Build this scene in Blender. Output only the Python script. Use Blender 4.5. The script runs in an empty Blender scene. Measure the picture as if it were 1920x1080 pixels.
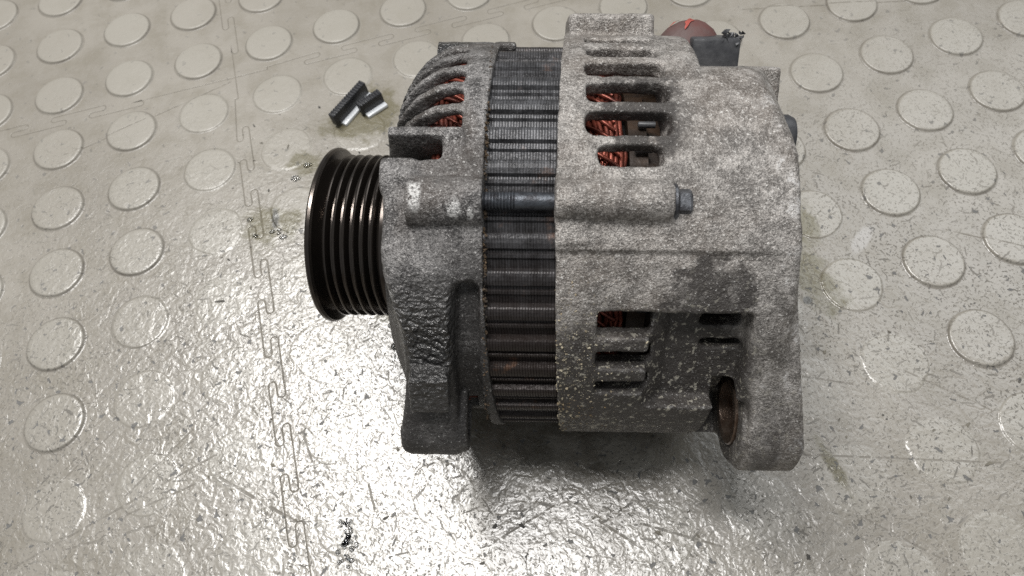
import bpy, bmesh, math, random
import numpy as np
from mathutils import Matrix, Vector
from mathutils.geometry import delaunay_2d_cdt

random.seed(7)
RNG = np.random.default_rng(11)
MM = 0.001
rad = math.radians

# ------------------------------------------------------------------ camera, world, lamps, exposure
scene = bpy.context.scene
COL = scene.collection

cam_data = bpy.data.cameras.new("camera")
cam_data.sensor_width = 36.0
cam_data.lens = 1420.0 / 1920.0 * 36.0
cam_data.clip_start = 0.005
cam_data.clip_end = 50.0
cam_data.dof.use_dof = True
cam_data.dof.focus_distance = 0.235
cam_data.dof.aperture_fstop = 26.0
cam = bpy.data.objects.new("camera", cam_data)
COL.objects.link(cam)
PITCH, ROLL = rad(62.48136), rad(-8.20497)
fwd = Vector((0, math.cos(PITCH), -math.sin(PITCH)))
rgt = Vector((1, 0, 0))
upv = rgt.cross(fwd)
r2 = math.cos(ROLL) * rgt + math.sin(ROLL) * upv
u2 = -math.sin(ROLL) * rgt + math.cos(ROLL) * upv
m = Matrix((r2, u2, -fwd)).transposed().to_4x4()
m.translation = Vector((0, 0, 0.292))
cam.matrix_world = m
scene.camera = cam

world = bpy.data.worlds.new("World")
scene.world = world
world.use_nodes = True
bg = world.node_tree.nodes["Background"]
bg.inputs["Color"].default_value = (0.93, 0.97, 1.0, 1)
bg.inputs["Strength"].default_value = 0.25


def area_lamp(name, loc, aim, sx, sy, power, col, spin=0.0):
    d = bpy.data.lights.new(name, 'AREA')
    d.shape = 'RECTANGLE'
    d.size, d.size_y = sx, sy
    d.energy = power
    d.color = col
    o = bpy.data.objects.new(name, d)
    COL.objects.link(o)
    o.location = loc
    v = Vector(aim) - Vector(loc)
    if abs(v.x) + abs(v.y) < 1e-6:
        o.rotation_euler = (0, 0, spin)          # hangs level, turned about the vertical
    else:
        o.rotation_euler = v.to_track_quat('-Z', 'Y').to_euler()
    return o


# workshop ceiling: one long strip fitting up and to the left, a second fitting further right
area_lamp("ceiling_lamp", (-0.43, 0.68, 1.6), (-0.43, 0.68, 0), 0.15, 0.80, 22.0, (1.0, 0.985, 0.96), rad(20))
area_lamp("ceiling_lamp", (-0.06, 0.13, 1.6), (-0.06, 0.13, 0), 0.55, 0.20, 11.0, (1.0, 0.985, 0.97), 0)

# large soft lamp, unseen, at the far right
area_lamp("side_lamp", (1.05, 0.85, 1.25), (0.05, 0.14, 0.07), 1.1, 1.0, 6.5, (0.95, 0.98, 1.0), 0)

scene.view_settings.view_transform = 'Standard'
scene.view_settings.look = 'None'
scene.view_settings.exposure = 0.0
scene.view_settings.gamma = 1.0
scene.view_settings.use_curve_mapping = False
scene.render.engine = 'CYCLES'
scene.cycles.use_denoising = False
scene.cycles.max_bounces = 6


# ------------------------------------------------------------------ node helpers
class NT:
    def __init__(self, name):
        self.mat = bpy.data.materials.new(name)
        self.mat.use_nodes = True
        self.t = self.mat.node_tree
        self.b = self.t.nodes["Principled BSDF"]

    def link(self, a, b):
        self.t.links.new(a, b)

    def put(self, sock, v):
        if isinstance(v, bpy.types.NodeSocket):
            self.link(v, sock)
        elif isinstance(v, (tuple, list)):
            v = tuple(v)
            sock.default_value = v + (1.0,) if (sock.type == 'RGBA' and len(v) == 3) else v
        else:
            sock.default_value = v

    def new(self, typ, **kw):
        n = self.t.nodes.new(typ)
        for k, v in kw.items():
            setattr(n, k, v)
        return n

    def obj(self):
        return self.new('ShaderNodeTexCoord').outputs['Object']

    def pos(self):
        return self.new('ShaderNodeNewGeometry').outputs['Position']

    def rnd(self):
        return self.new('ShaderNodeObjectInfo').outputs['Random']

    def sep(self, v):
        n = self.new('ShaderNodeSeparateXYZ')
        self.put(n.inputs[0], v)
        return n.outputs[0], n.outputs[1], n.outputs[2]

    def comb(self, x, y, z):
        n = self.new('ShaderNodeCombineXYZ')
        for i, v in enumerate((x, y, z)):
            self.put(n.inputs[i], v)
        return n.outputs[0]

    def noise(self, vec, scale, detail=2.0, rough=0.55, dist=0.0):
        n = self.new('ShaderNodeTexNoise')
        self.put(n.inputs['Vector'], vec)
        n.inputs['Scale'].default_value = scale
        n.inputs['Detail'].default_value = detail
        n.inputs['Roughness'].default_value = rough
        n.inputs['Distortion'].default_value = dist
        return n.outputs[0]

    def voro(self, vec, scale, feature='F1', out='Distance', rnd=1.0):
        n = self.new('ShaderNodeTexVoronoi', feature=feature)
        self.put(n.inputs['Vector'], vec)
        n.inputs['Scale'].default_value = scale
        n.inputs['Randomness'].default_value = rnd
        return n if out is None else n.outputs[out]

    def math(self, op, a, b=0.0, c=0.0, clamp=False):
        n = self.new('ShaderNodeMath', operation=op, use_clamp=clamp)
        self.put(n.inputs[0], a)
        self.put(n.inputs[1], b)
        self.put(n.inputs[2], c)
        return n.outputs[0]

    def vmath(self, op, a, b=(0, 0, 0), scale=None):
        n = self.new('ShaderNodeVectorMath', operation=op)
        self.put(n.inputs[0], a)
        self.put(n.inputs[1], b)
        if scale is not None:
            self.put(n.inputs['Scale'], scale)
        return n

    def step(self, v, lo, hi):      # smooth 0..1
        n = self.new('ShaderNodeMapRange', interpolation_type='SMOOTHSTEP')
        self.put(n.inputs[0], v)
        n.inputs[1].default_value = lo
        n.inputs[2].default_value = hi
        n.inputs[3].default_value = 0.0
        n.inputs[4].default_value = 1.0
        return n.outputs[0]

    def lerp(self, f, a, b):
        n = self.new('ShaderNodeMapRange')
        self.put(n.inputs[0], f)
        n.inputs[1].default_value = 0.0
        n.inputs[2].default_value = 1.0
        self.put(n.inputs[3], a)
        self.put(n.inputs[4], b)
        return n.outputs[0]

    def mix(self, f, a, b, mode='MIX'):
        n = self.new('ShaderNodeMix', data_type='RGBA', blend_type=mode)
        self.put(n.inputs[0], f)
        self.put(n.inputs[6], a)
        self.put(n.inputs[7], b)
        return n.outputs[2]

    def bump(self, h, dist, strength=1.0, prev=None):
        n = self.new('ShaderNodeBump')
        n.inputs['Strength'].default_value = strength
        n.inputs['Distance'].default_value = dist
        self.put(n.inputs['Height'], h)
        if prev is not None:
            self.link(prev, n.inputs['Normal'])
        return n.outputs[0]

    def strokes(self, vec, scale, length, width, keep, warp=0.0):
        """randomly turned short strokes, one per voronoi cell (0..1 mask)"""
        if warp:
            w = self.new('ShaderNodeTexNoise')
            self.put(w.inputs['Vector'], vec)
            w.inputs['Scale'].default_value = scale * 2.2
            d = self.vmath('SUBTRACT', w.outputs[1], (0.5, 0.5, 0.5)).outputs[0]
            d = self.vmath('SCALE', d, scale=warp / scale).outputs[0]
            vec = self.vmath('ADD', vec, d).outputs[0]
        v = self.voro(vec, scale, out=None)
        d = self.vmath('SUBTRACT', vec, v.outputs['Position']).outputs[0]
        r, g, b = self.sep(v.outputs['Color'])
        rot = self.new('ShaderNodeVectorRotate', rotation_type='Z_AXIS')
        self.put(rot.inputs['Vector'], d)
        self.put(rot.inputs['Angle'], self.math('MULTIPLY', r, 6.2832))
        x, y, z = self.sep(rot.outputs[0])
        lx = self.math('MULTIPLY', length / scale, self.lerp(g, 0.4, 1.0))
        ex = self.math('DIVIDE', x, lx)
        # bend the stroke a little
        bend = self.math('MULTIPLY', self.math('MULTIPLY', ex, ex), self.lerp(b, -1.2 * width / scale, 1.2 * width / scale))
        ey = self.math('DIVIDE', self.math('ADD', y, bend), width / scale)
        dd = self.math('ADD', self.math('MULTIPLY', ex, ex), self.math('MULTIPLY', ey, ey))
        mk = self.math('SUBTRACT', 1.0, self.step(dd, 0.45, 1.0))
        return self.math('MULTIPLY', mk, self.math('LESS_THAN', b, keep))

    def seg(self, x, y, ax, ay, bx, by, w):
        """mask of a line segment (a long scratch) in x, y"""
        dx, dy = bx - ax, by - ay
        L2 = dx * dx + dy * dy
        px = self.math('SUBTRACT', x, ax)
        py = self.math('SUBTRACT', y, ay)
        t = self.math('ADD', self.math('MULTIPLY', px, dx / L2), self.math('MULTIPLY', py, dy / L2), clamp=True)
        qx = self.math('SUBTRACT', px, self.math('MULTIPLY', t, dx))
        qy = self.math('SUBTRACT', py, self.math('MULTIPLY', t, dy))
        d = self.math('SQRT', self.math('ADD', self.math('MULTIPLY', qx, qx), self.math('MULTIPLY', qy, qy)))
        return self.math('SUBTRACT', 1.0, self.step(d, w * 0.3, w))

    def blob(self, x, y, cx, cy, rx, ry, n=None, amp=0.6, turn=0.0):
        px = self.math('SUBTRACT', x, cx)
        py = self.math('SUBTRACT', y, cy)
        c, s = math.cos(turn), math.sin(turn)
        ux = self.math('ADD', self.math('MULTIPLY', px, c / rx), self.math('MULTIPLY', py, s / rx))
        uy = self.math('ADD', self.math('MULTIPLY', px, -s / ry), self.math('MULTIPLY', py, c / ry))
        d = self.math('SQRT', self.math('ADD', self.math('MULTIPLY', ux, ux), self.math('MULTIPLY', uy, uy)))
        if n is not None:
            d = self.math('ADD', d, self.math('MULTIPLY', self.math('SUBTRACT', n, 0.5), amp * 2))
        return self.math('SUBTRACT', 1.0, self.step(d, 0.55, 1.1))


def chain_max(nt, items):
    r = items[0]
    for i in items[1:]:
        r = nt.math('MAXIMUM', r, i)
    return r


# ------------------------------------------------------------------ floor material (rubber / vinyl coin tile)
# scratches on the floor, world metres
SCRATCHES = [
    (-0.2049, 0.0630, -0.125, 0.0975, 0.00055), (-0.166, 0.0760, -0.122, 0.0900, 0.0005),
    (-0.1625, 0.0850, -0.138, 0.1080, 0.0006), (-0.125, 0.0870, -0.095, 0.0660, 0.0008),
    (-0.181, 0.0680, -0.150, 0.0720, 0.0006), (-0.200, 0.0850, -0.170, 0.1130, 0.0004),
    (-0.092, 0.1010, -0.088, 0.0880, 0.0005), (-0.066, 0.0760, -0.064, 0.0660, 0.0005),
    (0.098, 0.0640, 0.171, 0.0500, 0.0005), (0.115, 0.0380, 0.140, 0.0180, 0.0005),
    (0.150, 0.0900, 0.176, 0.0700, 0.0005), (0.110, 0.0940, 0.128, 0.0880, 0.0006),
    (0.190, 0.1500, 0.224, 0.1330, 0.0004), (0.020, 0.0500, 0.034, 0.0380, 0.0006),
    (-0.212, 0.2620, -0.130, 0.2960, 0.0005), (0.140, 0.2950, 0.235, 0.2830, 0.0005),
    (-0.020, 0.0480, 0.004, 0.0580, 0.0004), (0.035, 0.0470, 0.062, 0.0350, 0.0005),
]


def floor_material(name, stud=False):
    n = NT(name)
    p = n.pos()
    x, y, z = n.sep(p)
    big = n.noise(p, 9, 3)
    mid = n.noise(p, 60, 4, 0.6)
    fine = n.noise(p, 420, 3, 0.6)
    grain = n.noise(p, 1500, 2, 0.6)
    flat = n.comb(x, y, 0.0)
    # how worn a place is: the trodden area in front of the bench side
    worn = n.math('SUBTRACT', 1.0, n.step(n.math('ADD', y, n.math('MULTIPLY', n.math('SUBTRACT', big, 0.5), 0.16)), 0.10, 0.33))
    s1 = n.strokes(flat, 290, 0.36, 0.080, 0.75, 0.6)
    s2 = n.strokes(n.vmath('ADD', flat, (0.37, 0.11, 0)).outputs[0], 520, 0.42, 0.11, 0.75, 0.7)
    s3 = n.strokes(n.vmath('ADD', flat, (0.7, 0.53, 0)).outputs[0], 110, 0.42, 0.040, 0.5, 0.35)
    dots = n.strokes(n.vmath('ADD', flat, (1.3, 0.9, 0)).outputs[0], 150, 0.20, 0.10, 0.34, 0.8)
    wk = n.math('MULTIPLY', n.lerp(worn, 0.12, 1.0), n.lerp(n.step(n.noise(p, 45, 3), 0.35, 0.65), 0.5, 1.0))
    nick = chain_max(n, [n.math('MULTIPLY', s1, wk), n.math('MULTIPLY', s2, n.math('MULTIPLY', wk, 0.8)),
                         n.math('MULTIPLY', s3, wk)])
    scr = chain_max(n, [n.seg(x, y, *s) for s in SCRATCHES])
    warpn = n.noise(p, 260, 3)
    scr = n.math('MULTIPLY', scr, n.step(warpn, 0.33, 0.55))
    chips = n.math('MULTIPLY', dots, n.lerp(worn, 0.35, 1.0))
    base = n.mix(n.step(big, 0.3, 0.7), (0.243, 0.221, 0.187), (0.308, 0.284, 0.245))
    base = n.mix(n.math('MULTIPLY', n.step(mid, 0.38, 0.72), 0.6), base, (0.190, 0.168, 0.128))
    base = n.mix(n.math('MULTIPLY', n.step(fine, 0.5, 0.8), 0.22), base, (0.34, 0.328, 0.298))
    if stud:
        base = n.mix(0.55, base, (0.335, 0.312, 0.270))
        base = n.mix(n.math('MULTIPLY', n.rnd(), 0.25), base, (0.36, 0.345, 0.30))
    # olive oil stains and grime
    sn = n.noise(p, 120, 4, 0.65)
    stain = chain_max(n, [
        n.blob(x, y, -0.1105, 0.2020, 0.011, 0.013, sn, 0.9), n.blob(x, y, 0.1270, 0.1370, 0.010, 0.020, sn, 0.9, 0.3),
        n.blob(x, y, 0.1300, 0.1640, 0.008, 0.014, sn, 0.9), n.blob(x, y, 0.1105, 0.0575, 0.0028, 0.0125, sn, 0.8, 0.25),
        n.blob(x, y, -0.0640, 0.2560, 0.022, 0.011, sn, 0.8), n.blob(x, y, -0.0555, 0.1475, 0.006, 0.005, sn, 0.6),
        n.blob(x, y, -0.090, 0.236, 0.010, 0.008, sn, 1.0), n.blob(x, y, -0.055, 0.262, 0.012, 0.020, sn, 1.1), n.blob(x, y, -0.098, 0.203, 0.006, 0.010, sn, 1.1)])
    base = n.mix(n.math('MULTIPLY', stain, 0.85), base, (0.115, 0.098, 0.045))
    soot = chain_max(n, [n.blob(x, y, -0.105, 0.2045, 0.002, 0.007, sn, 0.9), n.blob(x, y, 0.1220, 0.1265, 0.0022, 0.0022, sn, 0.5)])
    base = n.mix(n.math('MULTIPLY', soot, 0.75), base, (0.03, 0.03, 0.03))
    # oil grime plus painted contact shadow under and in front of the alternator
    grime_shadow = n.blob(x, y, 0.020, 0.122, 0.084, 0.056, n.noise(p, 70, 4, 0.65), 0.7)
    base = n.mix(n.math('MULTIPLY', grime_shadow, n.lerp(sn, 0.40, 0.95)), base, (0.052, 0.041, 0.026))
    # pale dried film
    pale = n.blob(x, y, 0.1530, 0.1510, 0.0035, 0.010, sn, 0.5, -0.75)
    base = n.mix(n.math('MULTIPLY', pale, 0.3), base, (0.55, 0.54, 0.54))
    base = n.mix(n.math('MULTIPLY', nick, 0.82), base, (0.085, 0.076, 0.062))
    base = n.mix(n.math('MULTIPLY', scr, 0.62), base, (0.115, 0.10, 0.078))
    base = n.mix(n.math('MULTIPLY', chips, 0.80), base, (0.055, 0.056, 0.058))
    if stud:   # grime ring collected round the foot of the stud
        ox, oy, oz = n.sep(n.obj())
        rr = n.math('SQRT', n.math('ADD', n.math('MULTIPLY', ox, ox), n.math('MULTIPLY', oy, oy)))
        rr = n.math('ADD', rr, n.math('MULTIPLY', n.math('SUBTRACT', mid, 0.5), 0.0018))
        ring = n.math('MULTIPLY', n.step(rr, 0.0121, 0.0128), n.math('SUBTRACT', 1.0, n.step(rr, 0.0130, 0.0140)))
        keep = n.sep(n.new('ShaderNodeObjectInfo').outputs['Color'])[0]
        base = n.mix(n.math('MULTIPLY', n.math('MULTIPLY', ring, keep), n.lerp(mid, 0.2, 0.95)), base, (0.115, 0.098, 0.078))
    n.put(n.b.inputs['Base Color'], base)
    rough = n.math('ADD', n.lerp(mid, 0.20, 0.38), n.math('MULTIPLY', n.math('SUBTRACT', 1.0, worn), 0.16))
    rough = n.math('ADD', rough, n.math('MULTIPLY', chain_max(n, [nick, scr, chips]), 0.35), clamp=True)
    n.put(n.b.inputs['Roughness'], rough)
    n.put(n.b.inputs['Specular IOR Level'], n.lerp(worn, 0.6, 1.0))
    n.put(n.b.inputs['Coat Weight'], n.math('MULTIPLY', n.lerp(worn, 0.12, 0.48), n.math('SUBTRACT', 1.0, chain_max(n, [nick, scr, chips]))))
    n.b.inputs['Coat Roughness'].default_value = 0.28
    crink = n.noise(p, 165, 2.5, 0.5, 1.4)
    amp = n.lerp(worn, 0.30, 1.0)
    b = n.bump(n.math('MULTIPLY', crink, amp), 0.00050, 0.75)
    b = n.bump(n.math('MULTIPLY', n.noise(p, 420, 1, 0.5, 0.8), amp), 0.00018, 0.8, b)
    b = n.bump(n.math('SUBTRACT', 1.0, chain_max(n, [nick, scr, chips])), 0.00012, 0.9, b)
    n.put(n.b.inputs['Normal'], b)
    n.put(n.b.inputs['Coat Normal'], b)
    return n.mat


# ------------------------------------------------------------------ alternator materials
def cast_material(name, dark, light, dirt, bias=0.0, low=(0.0, 0.12), wet=None, spark=0.5, crust=0.0, rear=False):
    n = NT(name)
    o = n.obj()
    x, y, z = n.sep(o)
    g = n.noise(o, 2300, 2, 0.7)
    g2 = n.noise(o, 1050, 3, 0.7)
    md = n.noise(o, 170, 4, 0.65)
    lg = n.noise(o, 38, 4, 0.6)
    grit = n.math('ADD', n.math('MULTIPLY', g, 0.55), n.math('MULTIPLY', g2, 0.45))
    col = n.mix(n.step(n.math('ADD', grit, n.math('MULTIPLY', n.math('SUBTRACT', md, 0.5), 0.5)), 0.36, 0.68), dark, light)
    col = n.mix(n.math('MULTIPLY', n.step(lg, 0.42, 0.66), 0.5), col, n.mix(0.5, col, (0.17, 0.125, 0.09)))
    white = n.step(n.math('ADD', grit, n.math('MULTIPLY', n.math('SUBTRACT', lg, 0.5), 0.10)), 0.59, 0.65)
    col = n.mix(n.math('MULTIPLY', white, spark), col, (0.78, 0.77, 0.74))
    if rear:     # chalky oxide on the flange
        ch = n.math('MULTIPLY', n.step(n.math('ADD', md, n.math('MULTIPLY', lg, 0.35)), 0.72, 0.86), n.step(x, 0.066, 0.074))
        col = n.mix(n.math('MULTIPLY', n.math('MULTIPLY', ch, n.step(g2, 0.40, 0.56)), 0.6), col, (0.70, 0.69, 0.68))
    edge = n.step(n.math('ADD', n.new('ShaderNodeNewGeometry').outputs['Pointiness'], n.math('MULTIPLY', n.math('SUBTRACT', g2, 0.5), 0.12)), 0.535, 0.60)
    # grime: thicker low down, patchy everywhere
    gr = n.math('ADD', n.math('MULTIPLY', lg, 0.9), n.math('MULTIPLY', md, 0.45))
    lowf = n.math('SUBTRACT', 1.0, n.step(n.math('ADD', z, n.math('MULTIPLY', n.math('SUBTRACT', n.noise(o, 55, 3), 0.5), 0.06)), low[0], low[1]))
    if rear:
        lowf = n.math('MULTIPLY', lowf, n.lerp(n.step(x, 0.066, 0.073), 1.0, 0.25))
        smear = chain_max(n, [
                              n.blob(x, z, 0.054, 0.093, 0.016, 0.018, md, 0.5), 
                              n.blob(x, z, 0.0765, 0.078, 0.0050, 0.022, md, 0.35)])

        def b4(cx, cy, cz, rx, ry, rz):
            return n.math('MULTIPLY', n.blob(x, z, cx, cz, rx, rz, md, 0.9), n.blob(x, y, cx, cy, rx, ry, md, 0.9))
        smear = chain_max(n, [smear, b4(0.056, -0.045, 0.120, 0.014, 0.010, 0.010), b4(0.032, -0.027, 0.1335, 0.005, 0.004, 0.004),
                              b4(0.046, -0.002, 0.137, 0.006, 0.018, 0.010)])
        stn = b4(0.055, -0.0455, 0.119, 0.013, 0.009, 0.009)
        gr = n.math('ADD', gr, n.math('MULTIPLY', n.math('MULTIPLY', stn, n.step(n.noise(o, 260, 3, 0.7), 0.36, 0.62)), 0.46))
        bars = n.math('MULTIPLY', b4(0.0355, 0.001, 0.134, 0.0145, 0.0205, 0.014), n.step(md, 0.30, 0.55))
        gr = n.math('ADD', gr, n.math('MULTIPLY', bars, 0.44))
        gr = n.math('ADD', gr, n.math('MULTIPLY', smear, 0.17))
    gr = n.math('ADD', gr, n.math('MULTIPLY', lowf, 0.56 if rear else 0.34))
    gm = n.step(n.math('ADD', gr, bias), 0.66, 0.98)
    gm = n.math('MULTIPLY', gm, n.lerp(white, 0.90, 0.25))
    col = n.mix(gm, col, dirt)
    if crust:
        cn = n.noise(o, 520, 3, 0.7)
        cm = n.math('MULTIPLY', n.step(cn, 0.575, 0.64), n.math('MULTIPLY', lowf, crust))
        col = n.mix(cm, col, (0.52, 0.49, 0.41))
    col = n.mix(n.math('MULTIPLY', edge, 0.45), col, (0.55, 0.54, 0.53))
    if wet is not None:      # scraped bare metal on the bolt boss
        def b3(cx, cy, cz, rx, ry, rz):
            return n.math('MULTIPLY', n.blob(x, z, cx, cz, rx, rz, md, 0.55), n.blob(y, y, cy, cy, ry * 1.414, ry * 1.414))
        sc = chain_max(n, [b3(-0.0212, -0.0255, 0.1335, 0.0018, 0.004, 0.0036), b3(-0.0112, -0.0285, 0.1318, 0.0018, 0.003, 0.0022),
                           b3(-0.0070, -0.0290, 0.1310, 0.0009, 0.003, 0.0018), b3(-0.0285, -0.0430, 0.1150, 0.0012, 0.004, 0.0018)])
        col = n.mix(n.math('MULTIPLY', n.math('MULTIPLY', sc, n.step(g2, 0.36, 0.52)), 0.8), col, (0.72, 0.71, 0.69))
    rough = n.lerp(g2, 0.38, 0.68)
    n.put(n.b.inputs['Metallic'], n.lerp(gm, 0.45, 0.05))
    h = n.math('ADD', n.math('MULTIPLY', g, 0.5), g2)
    b = n.bump(h, 0.00065, 0.8)
    if wet is not None:
        x0, x1, z0, z1 = wet
        wm = n.math('MULTIPLY', n.math('MULTIPLY', n.step(x, x0, x0 + 0.006), n.math('SUBTRACT', 1.0, n.step(x, x1 - 0.004, x1))),
                    n.math('MULTIPLY', n.step(z, z0, z0 + 0.02), n.math('SUBTRACT', 1.0, n.step(z, z1 - 0.02, z1))))
        wm = n.math('MULTIPLY', wm, n.step(y, -0.03, -0.04)) if False else wm
        col = n.mix(n.math('MULTIPLY', wm, 0.85), col, (0.12, 0.118, 0.116))
        n.put(n.b.inputs['Metallic'], n.lerp(wm, n.lerp(gm, 0.45, 0.05), 0.7))
        rough = n.lerp(wm, rough, 0.27)
        n.put(n.b.inputs['Specular IOR Level'], n.lerp(wm, 0.5, 1.0))
        peb = n.noise(o, 600, 1.5, 0.5)
        b = n.bump(n.math('MULTIPLY', n.math('MULTIPLY', peb, wm), 1.0), 0.0034, 0.95, b)
    n.put(n.b.inputs['Base Color'], col)
    n.put(n.b.inputs['Roughness'], rough)
    n.put(n.b.inputs['Normal'], b)
    return n.mat


def simple(name, col, rough=0.5, metal=0.0, var=0.3, scale=300, bump=0.0003, col2=None, spec=0.5):
    n = NT(name)
    o = n.obj()
    a = n.noise(o, scale, 4, 0.6)
    b_ = n.noise(o, scale * 0.22, 3, 0.6)
    c2 = col2 or tuple(c * 0.45 for c in col)
    f = n.math('MULTIPLY', n.step(n.math('ADD', n.math('MULTIPLY', a, 0.5), n.math('MULTIPLY', b_, 0.5)), 0.4, 0.62), min(1.0, var * 2))
    n.put(n.b.inputs['Base Color'], n.mix(f, col, c2))
    n.put(n.b.inputs['Roughness'], n.lerp(a, max(0.03, rough - 0.12), min(1.0, rough + 0.15)))
    n.b.inputs['Metallic'].default_value = metal
    n.b.inputs['Specular IOR Level'].default_value = spec
    n.put(n.b.inputs['Normal'], n.bump(n.noise(o, scale * 3, 3, 0.6), bump, 0.7))
    return n.mat


def stator_material():
    n = NT("laminated_steel")
    o = n.obj()
    x, y, z = n.sep(o)
    lam = n.math('SINE', n.math('MULTIPLY', x, 6.2832 / 0.00077))
    st = n.noise(n.vmath('MULTIPLY', o, (2600, 120, 120)).outputs[0], 1, 2, 0.6)
    md = n.noise(o, 180, 4, 0.65)
    lg = n.noise(o, 45, 3)
    col = n.mix(n.step(n.math('ADD', n.math('MULTIPLY', st, 0.35), n.math('MULTIPLY', md, 0.65)), 0.36, 0.66), (0.034, 0.034, 0.036), (0.125, 0.126, 0.134))
    col = n.mix(n.math('MULTIPLY', n.step(lam, 0.2, 0.9), 0.28), col, (0.03, 0.03, 0.031))
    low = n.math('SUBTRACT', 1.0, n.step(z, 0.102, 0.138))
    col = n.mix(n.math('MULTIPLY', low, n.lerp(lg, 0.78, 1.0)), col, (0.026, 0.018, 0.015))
    col = n.mix(n.math('MULTIPLY', n.step(n.noise(o, 90, 4, 0.7), 0.60, 0.72), 0.35), col, (0.20, 0.09, 0.04))
    n.put(n.b.inputs['Base Color'], col)
    n.put(n.b.inputs['Roughness'], n.lerp(md, 0.28, 0.55))
    n.b.inputs['Metallic'].default_value = 0.35
    b = n.bump(lam, 0.00005, 0.6)
    b = n.bump(n.noise(o, 900, 2), 0.0003, 0.6, b)
    n.put(n.b.inputs['Normal'], b)
    return n.mat


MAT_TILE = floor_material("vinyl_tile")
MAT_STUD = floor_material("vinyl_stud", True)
MAT_SEAM = simple("seam_dirt", (0.19, 0.172, 0.142), 0.8)
MAT_FRONT = cast_material("oily_cast_aluminium", (0.055, 0.052, 0.051), (0.37, 0.355, 0.345), (0.026, 0.024, 0.023), bias=-0.04,
                          low=(0.092, 0.150), wet=(-0.036, -0.010, 0.084, 0.126), spark=0.7)
MAT_REAR = cast_material("cast_aluminium", (0.125, 0.115, 0.106), (0.495, 0.466, 0.436), (0.036, 0.031, 0.028), bias=-0.12,
                         low=(0.088, 0.132), spark=0.85, crust=0.8, rear=True)
MAT_STATOR = stator_material()
MAT_PULLEY = simple("oiled_steel", (0.075, 0.064, 0.056), 0.19, 0.85, 0.35, 220, 0.00004, (0.055, 0.046, 0.040), 0.8)
MAT_BOLT = simple("bolt_steel", (0.07, 0.07, 0.075), 0.38, 0.7, 0.5, 400, 0.0002, (0.22, 0.23, 0.25))
MAT_ROD = simple("rod_steel", (0.10, 0.11, 0.125), 0.4, 0.6, 0.5, 500, 0.0002, (0.04, 0.04, 0.045))
MAT_COPPER = simple("enamelled_copper", (0.27, 0.070, 0.045), 0.36, 0.5, 0.5, 260, 0.00015, (0.10, 0.03, 0.022))
MAT_BLACK = simple("black_plastic", (0.035, 0.036, 0.040), 0.42, 0.0, 0.4, 300, 0.00015, (0.075, 0.076, 0.08))
MAT_DARK = simple("dark_iron", (0.020, 0.019, 0.018), 0.6, 0.3, 0.3)
MAT_BROWN = simple("varnished_board", (0.045, 0.024, 0.012), 0.5, 0.0, 0.5, 250, 0.0002)
MAT_BUSH = simple("brown_steel_bushing", (0.20, 0.155, 0.125), 0.3, 0.7, 0.6, 420, 0.0002, (0.10, 0.065, 0.045))
MAT_RED = simple("red_rubber", (0.10, 0.062, 0.057), 0.65, 0.0, 0.6, 130, 0.0004, (0.115, 0.042, 0.036))
MAT_REDPAINT = simple("red_paint", (0.40, 0.085, 0.065), 0.45, 0.0, 0.3, 130, 0.0002)
MAT_CRUMB = simple("dirt_crumb", (0.40, 0.36, 0.27), 0.85, 0.0, 0.9, 160, 0.0003, (0.22, 0.15, 0.075))
MAT_WHITE = simple("white_plastic", (0.80, 0.82, 0.84), 0.22, 0.0, 0.15, 200, 0.0001, (0.6, 0.62, 0.64))
MAT_TYRE = simple("ribbed_black_plastic", (0.014, 0.0145, 0.017), 0.40, 0.0, 0.3, 300, 0.0002, (0.03, 0.03, 0.034))
MAT_GREASE = simple("blue_black_grease", (0.018, 0.024, 0.028), 0.10, 0.0, 0.4, 300, 0.0004, (0.10, 0.12, 0.13), 0.9)


def water_material():
    n = NT("clear_water")
    n.put(n.b.inputs['Base Color'], (0.95, 0.97, 1.0))
    n.b.inputs['Roughness'].default_value = 0.03
    n.b.inputs['IOR'].default_value = 1.33
    n.b.inputs['Transmission Weight'].default_value = 1.0
    return n.mat


MAT_WATER = water_material()


# ------------------------------------------------------------------ mesh helpers
def link(name, me, mat=None, parent=None):
    o = bpy.data.objects.new(name, me)
    COL.objects.link(o)
    if mat is not None and not me.materials:
        me.materials.append(mat)
    if parent is not None:
        o.parent = parent
    return o


def from_bm(name, bm, mat, parent=None, smooth=True, angle=35):
    bmesh.ops.recalc_face_normals(bm, faces=bm.faces)
    for f in bm.faces:
        f.smooth = smooth
    if smooth:
        for e in bm.edges:
            if len(e.link_faces) == 2 and e.calc_face_angle(0) > rad(angle):
                e.smooth = False
    me = bpy.data.meshes.new(name)
    bm.to_mesh(me)
    bm.free()
    return link(name, me, mat, parent)


def big_mesh(name, v, f, mat, parent=None):
    me = bpy.data.meshes.new(name)
    me.vertices.add(len(v))
    me.vertices.foreach_set("co", np.ascontiguousarray(v, np.float32).ravel())
    me.loops.add(f.size)
    me.loops.foreach_set("vertex_index", np.ascontiguousarray(f, np.int32).ravel())
    me.polygons.add(len(f))
    k = f.shape[1]
    me.polygons.foreach_set("loop_start", np.arange(0, f.size, k, dtype=np.int32))
    me.polygons.foreach_set("use_smooth", np.ones(len(f), bool))
    me.update(calc_edges=True)
    me.validate()
    return link(name, me, mat, parent)


AXH = 71.2755736          # axis height over the alternator's base, mm


def V(x, s, u):           # alternator frame in mm -> local metres
    return Vector((x * MM, -s * MM, (u + AXH) * MM))


def pol(x, r, deg):
    a = rad(deg)
    return V(x, r * math.sin(a), r * math.cos(a))


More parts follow.
